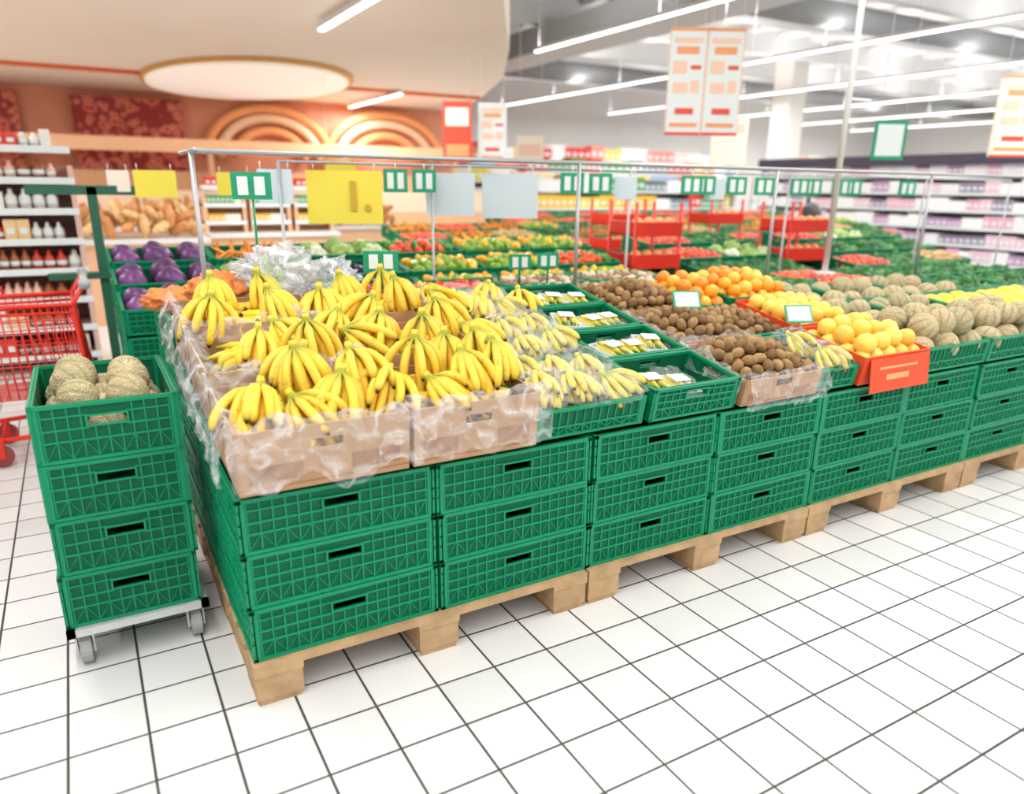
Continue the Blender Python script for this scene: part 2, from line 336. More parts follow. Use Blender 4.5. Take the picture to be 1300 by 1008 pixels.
# ---------------------------------------------------------------- produce prototypes
def sph(nu,nv,fn):
    vs=[];fs=[];tt=[]
    for j in range(nv+1):
        ph=PI*j/nv
        for i in range(nu):
            th=2*PI*i/nu
            p,t=fn(th,ph); vs.append(p); tt.append(t)
    for j in range(nv):
        for i in range(nu): fs.append((j*nu+i,(j+1)*nu+i,(j+1)*nu+(i+1)%nu,j*nu+(i+1)%nu))
    return vs,fs,tt
def ell(a=1,c=1,nz=0,fr=2,nu=12,nv=8,seed=0):
    def fn(th,ph):
        p=Vector((math.sin(ph)*math.cos(th)*a,math.sin(ph)*math.sin(th)*a,math.cos(ph)*c))
        if nz: p=p*(1+nz*noise.noise(p*fr+Vector((seed,0,0))))
        return p,0
    return sph(nu,nv,fn)
def melonf(th,ph):
    g=abs(math.sin(5*th)); gr=max(0,1-g*4.5)
    s=math.sin(ph); r=1-.045*max(0,1-g*2.2)*s
    return Vector((s*math.cos(th)*r,s*math.sin(th)*r,math.cos(ph)*.93)),gr*.7*min(1,s*1.5)
def pepf(th,ph):
    s=math.sin(ph); r=(1+.13*math.cos(4*th))*(.75+.25*math.cos(ph))
    z=math.cos(ph)*1.15-(.35*math.exp(-(ph/.4)**2))
    return Vector((s*math.cos(th)*r,s*math.sin(th)*r,z)),0
def aubf(th,ph):
    s=math.sin(ph)**.8; r=.62-.22*math.cos(ph)
    return Vector((s*math.cos(th)*r,s*math.sin(th)*r,math.cos(ph)*1.5)),0
def mushf(th,ph):
    if ph<PI*.55: return Vector((math.sin(ph)*math.cos(th),math.sin(ph)*math.sin(th),math.cos(ph)*.7)),0
    k=(ph-PI*.55)/(PI*.45); r=.4*(1-k**6)
    return Vector((r*math.cos(th),r*math.sin(th),-.1-.7*k)),0
PR={'sph':ell(),'kiwi':ell(.85,1.15,nu=10,nv=7),'melon':sph(50,12,melonf),'pep':sph(16,8,pepf),'aub':sph(10,9,aubf),
 'ymel':ell(.92,1.15,nu=16,nv=10),'cab':ell(1,.95,.16,1.8,18,12),'lett':ell(1,.9,.5,2.6,18,12),'mush':sph(10,8,mushf),'bread':ell(.55,1.5,nu=10,nv=8),'carrot':ell(.3,2.0,nu=8,nv=8),'leaf':ell(1,.7,.9,3.5,16,10)}
PM={}
def pile(name,proto,mat,X,w,d,z0,r,mound=.05,seed=0,layers=2,upright=False,lay=False):
    k=(name,proto,w,d,z0,r,mound,seed,layers)
    if k not in PM:
        rr=random.Random(seed*31+7); b=MB(); sp=1.82*r
        for L in range(layers):
            ww=w-2*r*.9-L*r*1.3; dd=d-2*r*.9-L*r*1.3
            if ww<=0 or dd<=0: continue
            nx=max(1,int(ww/sp)+1); ny=max(1,int(dd/sp)+1)
            for i in range(nx):
                for j in range(ny):
                    x=(-ww/2+ww*i/max(1,nx-1)) if nx>1 else 0; y=(-dd/2+dd*j/max(1,ny-1)) if ny>1 else 0
                    x+=rr.uniform(-.25,.25)*r; y+=rr.uniform(-.25,.25)*r
                    x=max(-w/2+r*.95,min(w/2-r*.95,x)); y=max(-d/2+r*.95,min(d/2-r*.95,y))
                    pr=max(0,1-(2*x/w)**2)*max(0,1-(2*y/d)**2)
                    z=z0+r*.85+L*r*1.25+mound*pr+rr.uniform(-.12,.12)*r
                    s=r*rr.uniform(.9,1.05)
                    rot=RZ(rr.uniform(0,6.3))@RX(rr.uniform(-.5,.5) if upright else (PI/2+rr.uniform(-.3,.3) if lay else rr.uniform(0,6.3)))@RZ(rr.uniform(0,6.3))
                    vs,fs,tt=PR[proto]; b.add(vs,fs,0,tt,True,T((x,y,z))@rot@SC(s,s,s))
        PM[k]=b.mesh(name,[mat])
    return ob(name,PM[k],X)

# bananas
def banana(b,pts,r=.017,X=None):
    K=len(pts); rad=[]
    for i in range(K):
        s=i/(K-1)
        if s<.12: q=.36
        elif s<.28: q=.36+.62*(s-.12)/.16
        elif s<.8: q=1.0
        else: q=1-.74*((s-.8)/.2)**1.6
        rad.append(r*q)
    b.tube(pts,rad,6,0,X,[i/(K-1) for i in range(K)])
def hand_mesh(seed,mat,n=7,spread=100,L=.2,flat=False):
    rr=random.Random(seed); b=MB(); K=14
    for lay in range(2):
        m=n if lay==0 else n-2
        for i in range(m):
            ph=math.radians(-90+(-spread+2*spread*(i/(m-1)))*(1 if lay==0 else .75)+rr.uniform(-7,7))
            rad=Vector((math.cos(ph),math.sin(ph),0)); 
            a=math.radians((22 if lay==0 else 52)+rr.uniform(-9,9)); curv=math.radians((74 if lay==0 else 45)+rr.uniform(-12,10))
            p=Vector((math.cos(ph)*.008,math.sin(ph)*.008,-.006*lay)); pts=[p.copy()]; LL=L*rr.uniform(.85,1.1)
            for k in range(1,K):
                aa=a+curv*(k/(K-1))**1.1
                p=p+(rad*math.cos(aa)+Vector((0,0,-math.sin(aa))))*LL/(K-1); pts.append(p.copy())
            banana(b,pts,rr.uniform(.0155,.018))
    b.tube([(0,.004,-.02),(0,0,0),(0,0,.012),(0,.002,.03)],[.022,.02,.014,.011],8,0,None,[.05,.05,.1,.99])
    return b.mesh('banana_bunch',[mat])
HAND=[hand_mesh(i,BAN,5+i%4,[65,85,95,55,80,50,90,70][i%8],.205+.01*(i%3)) for i in range(8)]
HANDG=[hand_mesh(20+i,BANG,6+i%2,[80,60,90][i%3],.19) for i in range(4)]
def ban_layer(seed,mat,w,d,n=40,z0=0,mound=.05):
    rr=random.Random(seed); b=MB()
    for i in range(n):
        x=rr.uniform(-w/2+.09,w/2-.09); y=rr.uniform(-d/2+.08,d/2-.05); z=z0+rr.uniform(0,mound)
        X=T((x,y,z))@RZ(rr.gauss(0,.6))@RX(rr.uniform(-.5,.5)); pts=[]
        for k in range(12):
            a=math.radians(-48+96*k/11); pts.append((.115*math.sin(a),.115*math.cos(a)-.1,0))
        banana(b,pts,.018,X)
    return b.mesh('loose_bananas',[mat])

# cardboard boxes with film
def box_mesh(w,d,h,printed=True,mats=None):
    b=MB(); t=.006
    b.bx(-w/2,w/2,-d/2,d/2,0,t)
    for X,L in ((T((0,-d/2,0)),w),(T((0,d/2,0))@RZ(PI),w),(T((w/2,0,0))@RZ(PI/2),d),(T((-w/2,0,0))@RZ(-PI/2),d)):
        e=L/2; hz=h*.62
        b.bx(-e,-.045,0,t,0,h,0,X); b.bx(.045,e,0,t,0,h,0,X); b.bx(-.045,.045,0,t,0,hz,0,X); b.bx(-.045,.045,0,t,hz+.028,h,0,X)
        if printed:
            b.bx(-e+.03,-.07,-.0012,0,h*.18,h*.45,1,X); b.bx(.07,e-.03,-.0012,0,h*.18,h*.45,1,X)
            b.bx(-e,e,-.001,0,h*.08,h*.11,1,X)
    return b.mesh('cardboard_box',mats or [CARD,CARDP])
def drape(name,X,L,top,down,up=.03,seed=0,mat=None,inn=.06,amp=1.0):
    b=MB(); nx=int(L/.009); ny=30; vs=[];fs=[]
    tot=inn+down
    for j in range(ny+1):
        s=-inn+tot*j/ny
        for i in range(nx+1):
            u=-L/2+L*i/nx
            dn=1+.45*noise.noise(Vector((u*8+seed*3,0,seed)))
            rim=up*(1+1.2*noise.noise(Vector((u*11+seed,3,seed))))
            if s<0: y=-s; z=top+rim*math.exp(-((s)/.03)**2)+s*.4
            else: y=-.008-.03*min(1,s/.05); z=top+rim*math.exp(-(s/.02)**2)-s*dn
            q=Vector((u*13+seed*5,s*10,seed*2.3))
            rg=1-abs(noise.noise(q*1.4))*2
            y-=amp*(.03*abs(noise.noise(q))+.016*rg*rg*min(1,abs(s)/.03)+.01*noise.noise(q*3.1)) ; z+=.015*noise.noise(q*1.7+Vector((5,5,5)))
            vs.append((u+.012*noise.noise(q*1.3),y if s<0 else min(y,-.006),z))
    for j in range(ny):
        for i in range(nx): a=j*(nx+1)+i; fs.append((a,a+1,a+nx+2,a+nx+1))
    b.add(vs,fs,0,None,True)
    return ob(name,b.mesh(name,[mat or FILM]),X)
def crumple(name,X,sx,sy,sz,seed,mat,amp=.35,fr=3):
    b=MB()
    def fn(th,ph):
        p=Vector((math.sin(ph)*math.cos(th),math.sin(ph)*math.sin(th),math.cos(ph)))
        q=p*fr+Vector((seed*7.1,seed,0)); k=1+amp*noise.noise(q)+amp*.5*noise.noise(q*2.3)
        return Vector((p.x*sx*k,p.y*sy*k,p.z*sz*k)),0
    v,fc,t=sph(36,20,fn); b.add(v,fc,0,t,True); return ob(name,b.mesh(name,[mat]),X)
bm0=box_mesh(.49,.385,.185); bm1=box_mesh(.43,.385,.185)
for r in range(3):
    y=Y0-.02+.19+.4*r
    for c in range(2):
        xc=(.525,1.0)[c]; wd=(.49,.43)[c]
        X=T((xc,y,zb(y)-.004))@RX(.10); ob('cardboard_banana_box',(bm0,bm1)[c],X)
        ob('loose_bananas',ban_layer(r*5+c,BAN,wd-.03,.36,54,.09,.08),X)
        if c==0: drape('plastic_liner',X@T((-wd/2,0,0))@RZ(-PI/2),.42,.185,.14,.035,r+9,amp=.8)
        if r==0: drape('plastic_liner',X@T((0,-.193,0)),wd+.05,.185,.15 if c==0 else .15,.035,r+c,amp=.85)
        elif c==0: drape('plastic_liner',X@T((0,-.193,0)),wd+.02,.185,.05,.03,r+c+4)
# bunches: x, y, height of crown over the box rim, yaw, pitch
BL=[(.38,2.80,.11,-.3,-.1),(.58,2.82,.12,.2,0),(.78,2.84,.10,-.3,-.3),(.94,2.72,.10,-.9,-.6),(1.07,2.82,.14,.1,0),(1.2,2.78,.09,.9,-.5),(.90,2.98,.11,-.2,.1),(.42,3.06,.1,0,0),(.6,3.08,.1,.5,0),(1.1,3.05,.1,.2,0),
 (.47,2.48,.10,.3,-.2),(.62,2.45,.13,-.2,0),(.75,2.47,.08,1.2,-.8),(.88,2.47,.13,-.2,-.1),(1.02,2.42,.13,.3,.05),(1.17,2.40,.09,.9,-.6),(.78,2.63,.09,-.5,-.4),(1.16,2.62,.11,-.2,-.1),(.55,2.62,.07,1.0,-.6),
 (.51,2.18,.15,0,.05),(.40,2.15,.06,-.9,-.5),(.62,2.09,.10,.15,-.05),(.47,2.08,.05,.5,-.5),(.69,2.22,.11,.6,-.5),(.79,2.15,.06,-1.0,-.7),(.90,2.20,.14,-.15,0),(1.03,2.13,.11,.4,-.3),(1.15,2.15,.13,.25,0),(1.16,2.29,.11,-.4,-.3),(.57,2.32,.09,-.8,-.5),(.90,2.09,.05,.6,-.6),(1.04,2.28,.11,.1,-.1)]
for (x,y,dz,yaw,pit) in BL:
    s=R.uniform(.84,.96)
    ob('banana_bunch',HAND[R.randrange(8)],T((x,y,zb(y)+.170+dz))@RZ(yaw)@RX(pit)@RY(R.uniform(-.3,.3))@SC(s,s,s))
# bagged green bananas
for r in range(3):
    y=Y0+.2+.4*r; X=disp(1.46,y,.002)
    ob('green_crate',crate_mesh(.46,.385,.11),X)
    ob('loose_bananas',ban_layer(40+r,BANG,.42,.34,36,.05,.05),X)
    for i in range(3):
        for j in range(2):
            lx=-.15+.15*i+R.uniform(-.02,.02); ly=-.1+.18*j+R.uniform(-.02,.02)
            Z=X@T((lx,ly+.06,.13+R.uniform(0,.03)))@RZ(R.uniform(-.5,.5))@RX(-.95)
            s=R.uniform(.8,.9); ob('banana_bunch',HANDG[R.randrange(4)],Z@SC(s,s,s))
            crumple('plastic_bag',X@T((lx,ly,.135))@RZ(R.uniform(-.5,.5)),.085,.12,.055,i+3*j+6*r,FILM2,.25)
for x,y in ((1.28,2.75),(1.5,2.9),(1.62,3.05),(1.3,3.08),(1.72,2.95)):
    Z=disp(x,y,.18)@RZ(R.uniform(-.5,.5))@RX(-.7)@SC(.85,.85,.85); ob('banana_bunch',HAND[R.randrange(4)],Z)
# small crates with wrapped packs of small bananas
def tray_pile(seed):
    rr=random.Random(seed); b=MB()
    for i in range(3 if seed else 2):
        x=-.11+.11*i; X=T((x,rr.uniform(-.03,.03),.04+rr.uniform(0,.02)))@RZ(rr.uniform(-.4,.4))
        b.bx(-.055,.055,-.085,.085,-.004,0,1,X); b.bx(-.055,-.052,-.085,.085,0,.02,1,X); b.bx(.052,.055,-.085,.085,0,.02,1,X); b.bx(-.055,.055,-.085,-.082,0,.02,1,X); b.bx(-.055,.055,.082,.085,0,.02,1,X)
        for k in range(5):
            pts=[]
            for m in range(10):
                a=math.radians(-40+80*m/9); pts.append((-.047+.018*k+.018*math.cos(a),.105*math.sin(a),.014*(1+(k%2))))
            banana(b,pts,.0135,X)
        b.bx(-.035,.035,-.03,.03,.044,.046,1,X)
    return b.mesh('wrapped_fruit_packs',[BANG,SWHITE])
TR=[tray_pile(i) for i in range(4)]
for r in range(4):
    y=Y0+.15+.3*r; X=disp(1.93,y,.002)
    ob('green_crate',crate_mesh(.43,.295,.13),X); ob('wrapped_fruit_packs',TR[r],X@T((.02,0,.03 if r else 0)))
    crumple('plastic_bag',X@T((-.08 if r else .0,0,.08)),.08,.11,.035,r+30,FILM2,.3)
    if r: crumple('plastic_bag',X@T((.1,0,.08)),.08,.11,.035,r+34,FILM2,.3)
# kiwis
kb=box_mesh(.44,.385,.11)
for r in range(3):
    y=Y0+.19+.4*r; X=disp(2.39,y,.003); ob('cardboard_kiwi_box',kb,X)
    pile('kiwi_pile','kiwi',KIWI,X,.42,.36,.05,.027,.06,r)
    if r<2: drape('plastic_liner',X@T((0,-.193,0)),.46,.11,.11 if r==0 else .05,.03,r+20); drape('plastic_liner',X@T((-.22,0,0))@RZ(-PI/2),.38,.11,.05,.03,r+25)
# bagged bananas strip
for r in range(3):
    y=Y0+.2+.4*r; X=disp(2.745,y,.003); ob('green_crate',crate_mesh(.25,.385,.10),X)
    if r<1:
        for j in range(2):
            ob('banana_bunch',HANDG[j],X@T((0,-.06+.17*j,.13))@RX(-.9)@SC(.8,.8,.8)); crumple('plastic_bag',X@T((0,-.1+.17*j,.12)),.10,.11,.05,r*2+j+50,FILM2,.25)
    elif r==1: pile('kiwi_pile','kiwi',KIWI,X,.24,.37,.03,.027,.04,6)
    else: pile('orange_pile','sph',ORANGE,X,.24,.37,.05,.038,.04,3+r)
# citrus
rb=box_mesh(.46,.385,.13,False,[REDBOX,REDBOX])
for r in range(3):
    y=Y0+.19+.4*r; X=disp(3.11,y,.003)
    if r==0:
        rbo=ob('red_fruit_box',rb,X); pile('grapefruit_pile','sph',GRAPE,X,.44,.36,.05,.046,.03,r)
    elif r==1:
        ob('red_fruit_box',rb,X); pile('grapefruit_pile','sph',GRAPE,X,.44,.36,.04,.042,.02,r+1)
    else:
        ob('green_crate',crate_mesh(.46,.385,.13),X); pile('orange_pile','sph',ORANGE,X,.44,.36,.05,.04,.05,r,2)
b=MB(); b.bx(-.21,.21,-.004,0,0,.15,0); b.bx(-.1,.06,-.006,-.004,.05,.075,1); b.bx(-.15,.12,-.006,-.004,.1,.11,1)
bpy.context.view_layer.update()
ob('display_card',b.mesh('card',[REDBOX,SORG]),T((3.12,1.935,.64))@RX(-.1),rbo)
# melons
for k in range(7):
    xc=3.345+.27+.55*k
    for r in range(3):
        y=Y0+.2+.4*r; X=disp(xc,y,.002); ob('green_crate',crate_mesh(.54,.385,.12),X)
        if k<2 or (k==2 and r==2): pile('cantaloupe_pile','melon',MELON,X,.52,.37,.02,.072,.02,r+k%2*3,2 if (r==0) else 1)
        elif k==2 or (k==3 and r<2): pile('yellow_melon_pile','ymel',YMEL,X,.52,.37,.02,.062,.02,r+k%2,1 if r else 2,lay=True)
        elif k==4 and r<2: pile('cantaloupe_pile','melon',MELON,X,.52,.37,.02,.072,.02,r+k%2*3,1)
        else: pile('lettuce_pile','leaf',LEAF,X,.5,.35,.02,.055,.02,r%2,1)
# ---------------------------------------------------------------- back rows of island 1
PK=[('lettuce_pile','lett',LETT,.07),('lettuce_pile','lett',LETT,.07),('radish_pile','pep',PEPR,.03),('mushroom_pile','mush',MUSH,.035),('leafy_greens_pile','leaf',LEAF,.06),('lettuce_pile','lett',LETT,.07),('tomato_pile','sph',TOM,.036),('leafy_greens_pile','leaf',LEAF,.06)]
for k in range(NC):
    xc=X0+P*(k+.5)
    for r in range(2):
        y=Y0+1.45+.4*r; X=T((xc,y,.144+4*((CH if k<5 else .15)+.001)))
        ob('green_crate',crate_mesh(.592,.395,.13),X)
        nm,pr,mt,rd=[PK[1],PK[2] if r else PK[0],PK[2],PK[3],PK[3],PK[4],PK[7],PK[6],PK[7],PK[4],PK[7]][k]
        pile(nm,pr,mt,X,.56,.36,.03,rd,.02,r,2 if rd<.05 else 1)
crumple('white_plastic_bag',T((.72,3.26,1.12)),.16,.12,.11,3,FILMW,.5,4); crumple('white_plastic_bag',T((.95,3.35,1.07)),.14,.12,.09,5,FILMW,.5,4)
crumple('orange_net_bag',T((.48,3.32,1.05)),.12,.12,.08,7,NETBAG,.4,4); crumple('orange_net_bag',T((.34,3.55,1.0)),.13,.12,.05,8,NETBAG,.4,4)
# ---------------------------------------------------------------- islands behind
def island(x0,nx,y0,rows,plan,zbase=4,rise=.07,skip=()):
    for k in range(nx):
        if k in skip: continue
        xc=x0+.6*(k+.5)
        for r in range(rows):
            y=y0+.2+.4*r
            ob('green_crate_stack',crate_mesh(.592,.395,CH,zbase,True,r%2),T((xc,y,0.0)))
            zt=zbase*(CH+.001)+.01+rise*r
            if r: 
                ob('green_crate',crate_mesh(.592,.395,rise*r+.005 if rise*r>.02 else .05,1,False),T((xc,y,zbase*(CH+.001))))
            X=T((xc,y,zt))@RX(.15)
            X=T((0,0,.03))@X
            ob('green_crate',crate_mesh(.592,.385,.14),X)
            nm,pr,mt,rd=plan[k%len(plan)][r%len(plan[k%len(plan)])]
            pile(nm,pr,mt,X,.56,.36,.03,rd,.03,r%2,2 if rd<.045 else 1)
c=('red_cabbage_pile','cab',REDCAB,.085); l=('lettuce_pile','lett',LETT,.08); a=('aubergine_pile','aub',AUB,.055); py=('pepper_pile','pep',PEPY,.042); prr=('pepper_pile','pep',PEPR,.042); pg=('green_pepper_pile','pep',PEPG,.042); tm=('tomato_pile','sph',TOM,.036); cr=('carrot_pile','carrot',CARR,.04); gv=('leafy_greens_pile','leaf',LEAF,.065); po=('potato_pile','kiwi',POT,.04)
island(.15,13,4.4,3,[[c,c,c],[l,l,cr],[a,a,l],[py,py,pg],[prr,prr,py],[prr,pg,prr],[tm,prr,prr],[gv,tm,tm],[gv,l,gv],[gv,tm,gv],[tm,gv,tm],[gv,gv,l],[po,gv,gv]],4,.09,(6,9))
island(3.2,14,7.6,3,[[tm,tm,cr],[gv,cr,tm],[tm,po,cr],[tm,gv,py],[gv,cr,gv]],4,.07)
island(6.2,12,10.6,3,[[py,tm,tm],[cr,cr,tm],[po,tm,gv]],4,.08)
# ---------------------------------------------------------------- dolly stack at left
b=MB()
b.bx(-.21,.21,-.31,-.285,.115,.14,0); b.bx(-.21,.21,.285,.31,.115,.14,0); b.bx(-.21,-.185,-.31,.31,.115,.14,0); b.bx(.185,.21,-.31,.31,.115,.14,0); b.bx(-.2,.2,-.02,.02,.12,.138,0)
for sx in (-1,1):
    for sy in (-1,1):
        x=sx*.165; y=sy*.265
        b.tube([(x-.016,y,.048),(x+.016,y,.048)],.047,18,1,sm=False); b.tube([(x-.02,y,.048),(x+.02,y,.048)],.018,12,0)
        b.bx(x-.027,x-.022,y-.02,y+.02,.04,.112,0); b.bx(x+.022,x+.027,y-.02,y+.02,.04,.112,0); b.bx(x-.03,x+.03,y-.03,y+.03,.108,.116,0)
ob('wheeled_dolly',b.mesh('wheeled_dolly',[mk('dolly_steel',(.62,.63,.64),.4,.3),RUBBER]),T((.005,2.73,0)))
for i in range(4):
    ob('green_crate',crate_mesh(.4,.59,.181),T((.005+R.uniform(-.005,.005),2.73,.141+i*.182))@RZ(R.uniform(-.012,.012)))
pile('cantaloupe_pile','melon',MELON,T((.005,2.73,.141+3*.182)),.36,.55,.02,.066,.01,4,2)
# ---------------------------------------------------------------- posts, bars and signs
def sign2(name,X,w,h,mat=SGREEN,stem=0,hang=0):
    b=MB(); b.bx(-w/2,w/2,-.006,.006,-h/2,h/2,0)
    b.bx(-w*.34,-w*.08,-.009,-.006,-h*.34,h*.34,1); b.bx(w*.08,w*.34,-.009,-.006,-h*.34,h*.34,1)
    if stem: b.tube([(0,.01,-h/2-stem),(0,.01,h/2)],.006,6,0)
    if hang: b.tube([(0,0,h/2),(0,0,h/2+hang)],.004,6,1)
    ob(name,b.mesh(name,[mat,SWHITE]),X)
def board(name,X,w,h,mat,up=0,lines=None):
    b=MB(); b.bx(-w/2,w/2,-.005,.005,-h/2,h/2,0); mats=[mat]
    if up: b.tube([(-w*.4,0,h/2),(-w*.4,0,h/2+up)],.003,5,1); b.tube([(w*.4,0,h/2),(w*.4,0,h/2+up)],.003,5,1)
    mats.append(WHITEP)
    for (u0,u1,v0,v1,m2) in (lines or []):
        if m2 not in mats: mats.append(m2)
        b.bx(-w/2+w*u0,-w/2+w*u1,-.008,-.005,-h/2+h*v0,-h/2+h*v1,mats.index(m2))
    return ob(name,b.mesh(name,mats),X)
b=MB(); YB=3.19
for x in (.42,2.2,3.6,5.1,6.6): b.tube([(x,YB,.85),(x,YB,1.6)],.010,10,0)
b.tube([(.42,YB,1.6),(6.6,YB,1.6)],.010,10,0); b.tube([(.42,YB-.12,1.6),(.42,YB+.3,1.6)],.009,8,0)
b.tube([(1.0,4.3,1.6),(8.2,4.3,1.6)],.008,8,0)
for x in (1.0,1.9,3.4,5,6.8,8.2): b.tube([(x,4.3,0),(x,4.3,1.6)],.009,8,0)
ob('sign_rail_frame',b.mesh('sign_rail_frame',[STEEL]))
fz=-.35
def face(x,y,z): return T((x,y,z))@RZ(fz)
sign2('price_sign',face(.70,YB+.35,1.475),.17,.115,stem=.42)
sign2('price_sign',face(1.13,3.12,1.17),.15,.09,stem=.12)
for x in (1.9,2.08): sign2('price_sign',face(x+.15,3.5,1.1),.12,.08,stem=.08)
def hang(name,x,y,w,h,mat,lines=None,ztop=1.56): return board(name,face(x,y,ztop-h/2),w,h,mat,.04,lines)
hang('white_sign_board',.98,4.32,.18,.18,SPALE)
yb=hang('yellow_price_board',1.36,4.3,.42,.29,SYEL,ztop=1.56)
for x in (1.66,1.84): sign2('price_sign',face(x,4.28,1.51),.14,.13,hang=.03)
hang('white_sign_board',2.03,4.32,.30,.25,SPALE); hang('white_sign_board',2.44,4.3,.36,.27,SPALE)
for x in (2.9,3.13,3.95,4.08,4.4,4.7,5.1,5.25,5.6,5.75,6.5): sign2('price_sign',face(x,4.28,1.51),.16,.13,hang=.03)
hang('white_sign_board',3.36,4.3,.16,.15,SPALE);hang('white_sign_board',4.2,4.3,.16,.15,SPALE)
hang('yellow_price_board',.5,5.6,.26,.17,SYEL); hang('yellow_price_board',1.05,5.9,.24,.16,SYEL); hang('yellow_price_board',.3,5.9,.14,.14,SCREAM)
tx=bpy.data.curves.new('price_text','FONT'); tx.body='1.'; tx.size=.22; tx.align_x='CENTER'; tx.align_y='CENTER'; tx.extrude=.002; tx.offset=.006; tx.materials.append(mk('yellow_dark_ink',(.62,.40,.03),.5))
bpy.context.view_layer.update()
to=ob('price_numeral',tx,face(1.36,4.3,1.415)@T((.07,-.014,0))@RX(PI/2),yb)
# price cards in produce
def card(x,y,dz=.24,w=.13,h=.09): 
    b=MB(); b.bx(-w/2,w/2,-.003,.003,0,h,0); b.bx(-w/2+.01,w/2-.01,-.004,-.003,.01,h-.01,1); b.tube([(0,.004,-.16),(0,.004,.02)],.004,6,0)
    ob('price_card',b.mesh('price_card',[SGREEN,SWHITE]),T((x,y,zb(y)+dz))@RZ(-.4)@RX(-.6))
card(2.40,2.56,.18); card(2.86,2.30,.17)
# hanging posters
pl=[(.12,.88,.86,.91,SPEACH),(.2,.8,.76,.83,SORG),(.12,.5,.58,.70,SPEACH),(.6,.88,.62,.66,SRED),(.15,.55,.40,.50,SPEACH),(.62,.86,.40,.52,SPEACH),(.12,.88,.08,.12,SORG),(.25,.75,.2,.26,SRED),(0,1,0,.03,SRED),(0,.03,0,1,SPEACH),(.97,1,0,1,SPEACH),(0,1,.97,1,SORG)]
def poster(x,y,z,w,h,mat=SWHITE,lines=pl,rot=-.5,n=1): 
    for i in range(n): board('hanging_poster',T((x,y,z))@RZ(rot)@T(((i-(n-1)/2)*w*1.01,0,0)),w,h,mat,4.74-z-h/2,lines)
poster(5.36,5.75,2.44,.35,.93,n=2)
poster(3.95,8.2,2.07,.33,.65,SRED,[(.1,.9,.6,.9,SCREAM),(.1,.9,.1,.3,SORG)]); poster(4.35,8.1,2.07,.33,.65,SWHITE,pl[:8])
poster(8.0,8.0,2.1,.5,.6,SCREAM,[(.1,.9,.7,.9,SPEACH)]); poster(6,10,2.0,.4,.4,SCREAM,[(.1,.9,.3,.7,SPEACH)])
poster(8.25,4.4,2.2,.45,.75,SCREAM,pl)
board('hanging_sign',T((6.6,4.6,1.93))@RZ(-.5),.3,.34,SGREEN,2.6,[(.1,.9,.1,.9,SWHITE)])
b=MB(); b.tube([(4.86,3.75,.9),(4.86,3.75,4.75)],.022,10,0); b.bx(4.8,4.92,3.69,3.81,.88,.9,0); b.tube([(4.86,3.75,2.1),(5.1,3.75,2.1)],.012,8,0); ob('ceiling_pole',b.mesh('ceiling_pole',[WHITEP]))
# ---------------------------------------------------------------- shelving
def shelf(name,X,L,D,H,levels,gm,frame,kind='box',gs=.1,back=True,top=None):
    rr=random.Random(int(L*10)+levels); b=MB(); st=H/levels
    b.bx(-L/2,-L/2+.04,0,D,0,H,0); b.bx(L/2-.04,L/2,0,D,0,H,0)
    if back: b.bx(-L/2,L/2,D-.03,D,0,H,0)
    if top: b.bx(-L/2,L/2,-.1,D,H,H+.22,1)
    for i in range(levels+(0 if top else 1)):
        z=.1+i*st; b.bx(-L/2,L/2,0,D,z,z+.03,0); b.bx(-L/2,L/2,-.012,0,z-.01,z+.04,2)
        x=-L/2+.05; run=0; mi=3
        while x<L/2-.05-gs:
            if run<=0: run=rr.randint(2,4); mi=3+rr.randrange(len(gm)); bw=gs*rr.uniform(.75,1.2); bh=rr.uniform(.62,.98)
            run-=1
            w=bw; hh=(st-.07)*bh
            if kind=='box' or (kind=='mix' and mi%2): b.bx(x,x+w*.96,.03,.03+D*.5,z+.031,z+.03+hh,mi); b.bx(x+w*.2,x+w*.76,.027,.03,z+.031+hh*.3,z+.03+hh*.6,2)
            else:
                r=w*.46; zc=z+.031
                for yy in (.03+r,.05+r*3,.07+r*5):
                    b.tube([(x+w/2,yy,zc),(x+w/2,yy,zc+hh*.6),(x+w/2,yy,zc+hh*.78),(x+w/2,yy,zc+hh)],[r,r,r*.4,r*.35],8,mi)
                b.tube([(x+w/2,.03+r,zc+hh*.2),(x+w/2,.03+r,zc+hh*.45)],r*1.03,8,2)
            x+=w
    return ob(name,b.mesh(name,[frame,mk('fascia_'+name,top or (.8,.8,.8),.5),SWHITE]+gm),X)
PINKF=mk('pinkish_shelf',(.75,.48,.42),.5)
shelf('drinks_shelf',T((-.95,7.0,0)),2.0,.6,1.6,7,GOODSD,PINKF,'mix',.085)
shelf('drinks_shelf',T((-3.2,7.6,0)),2.2,.6,1.9,5,GOODS,PINKF,'box',.14)
b=MB(); b.bx(.1,.16,5.9,5.96,0,1.45); b.bx(-.2,.4,5.85,6.0,0,.05); b.bx(-.25,.45,5.9,5.95,1.4,1.46); b.bx(-.2,.4,5.87,5.98,.85,.89)
ob('display_stand',b.mesh('display_stand',[DARKG]))
shelf('refrigerated_shelf',T((15.6,10.4,0))@RZ(-PI/2),8,.9,2.0,6,GOODSP,WHITEP,'box',.12,top=(.06,.05,.08))
shelf('refrigerated_shelf',T((21,6,0))@RZ(-PI/2),12,.9,2.2,6,GOODSP,WHITEP,'box',.15,top=(.06,.05,.08))
shelf('grocery_shelf',T((13,16.0,0)),7,.8,1.7,4,GOODSM,WHITEP,'box',.2)
shelf('grocery_shelf',T((24,17.0,0)),10,.8,2.0,4,GOODSM,WHITEP,'box',.25)
shelf('grocery_shelf',T((8.5,19.0,0)),6,.8,2.0,4,GOODSM,WHITEP,'box',.25)
shelf('grocery_shelf',T((14,21.0,0)),14,.8,2.2,4,GOODS,WHITEP,'box',.3)
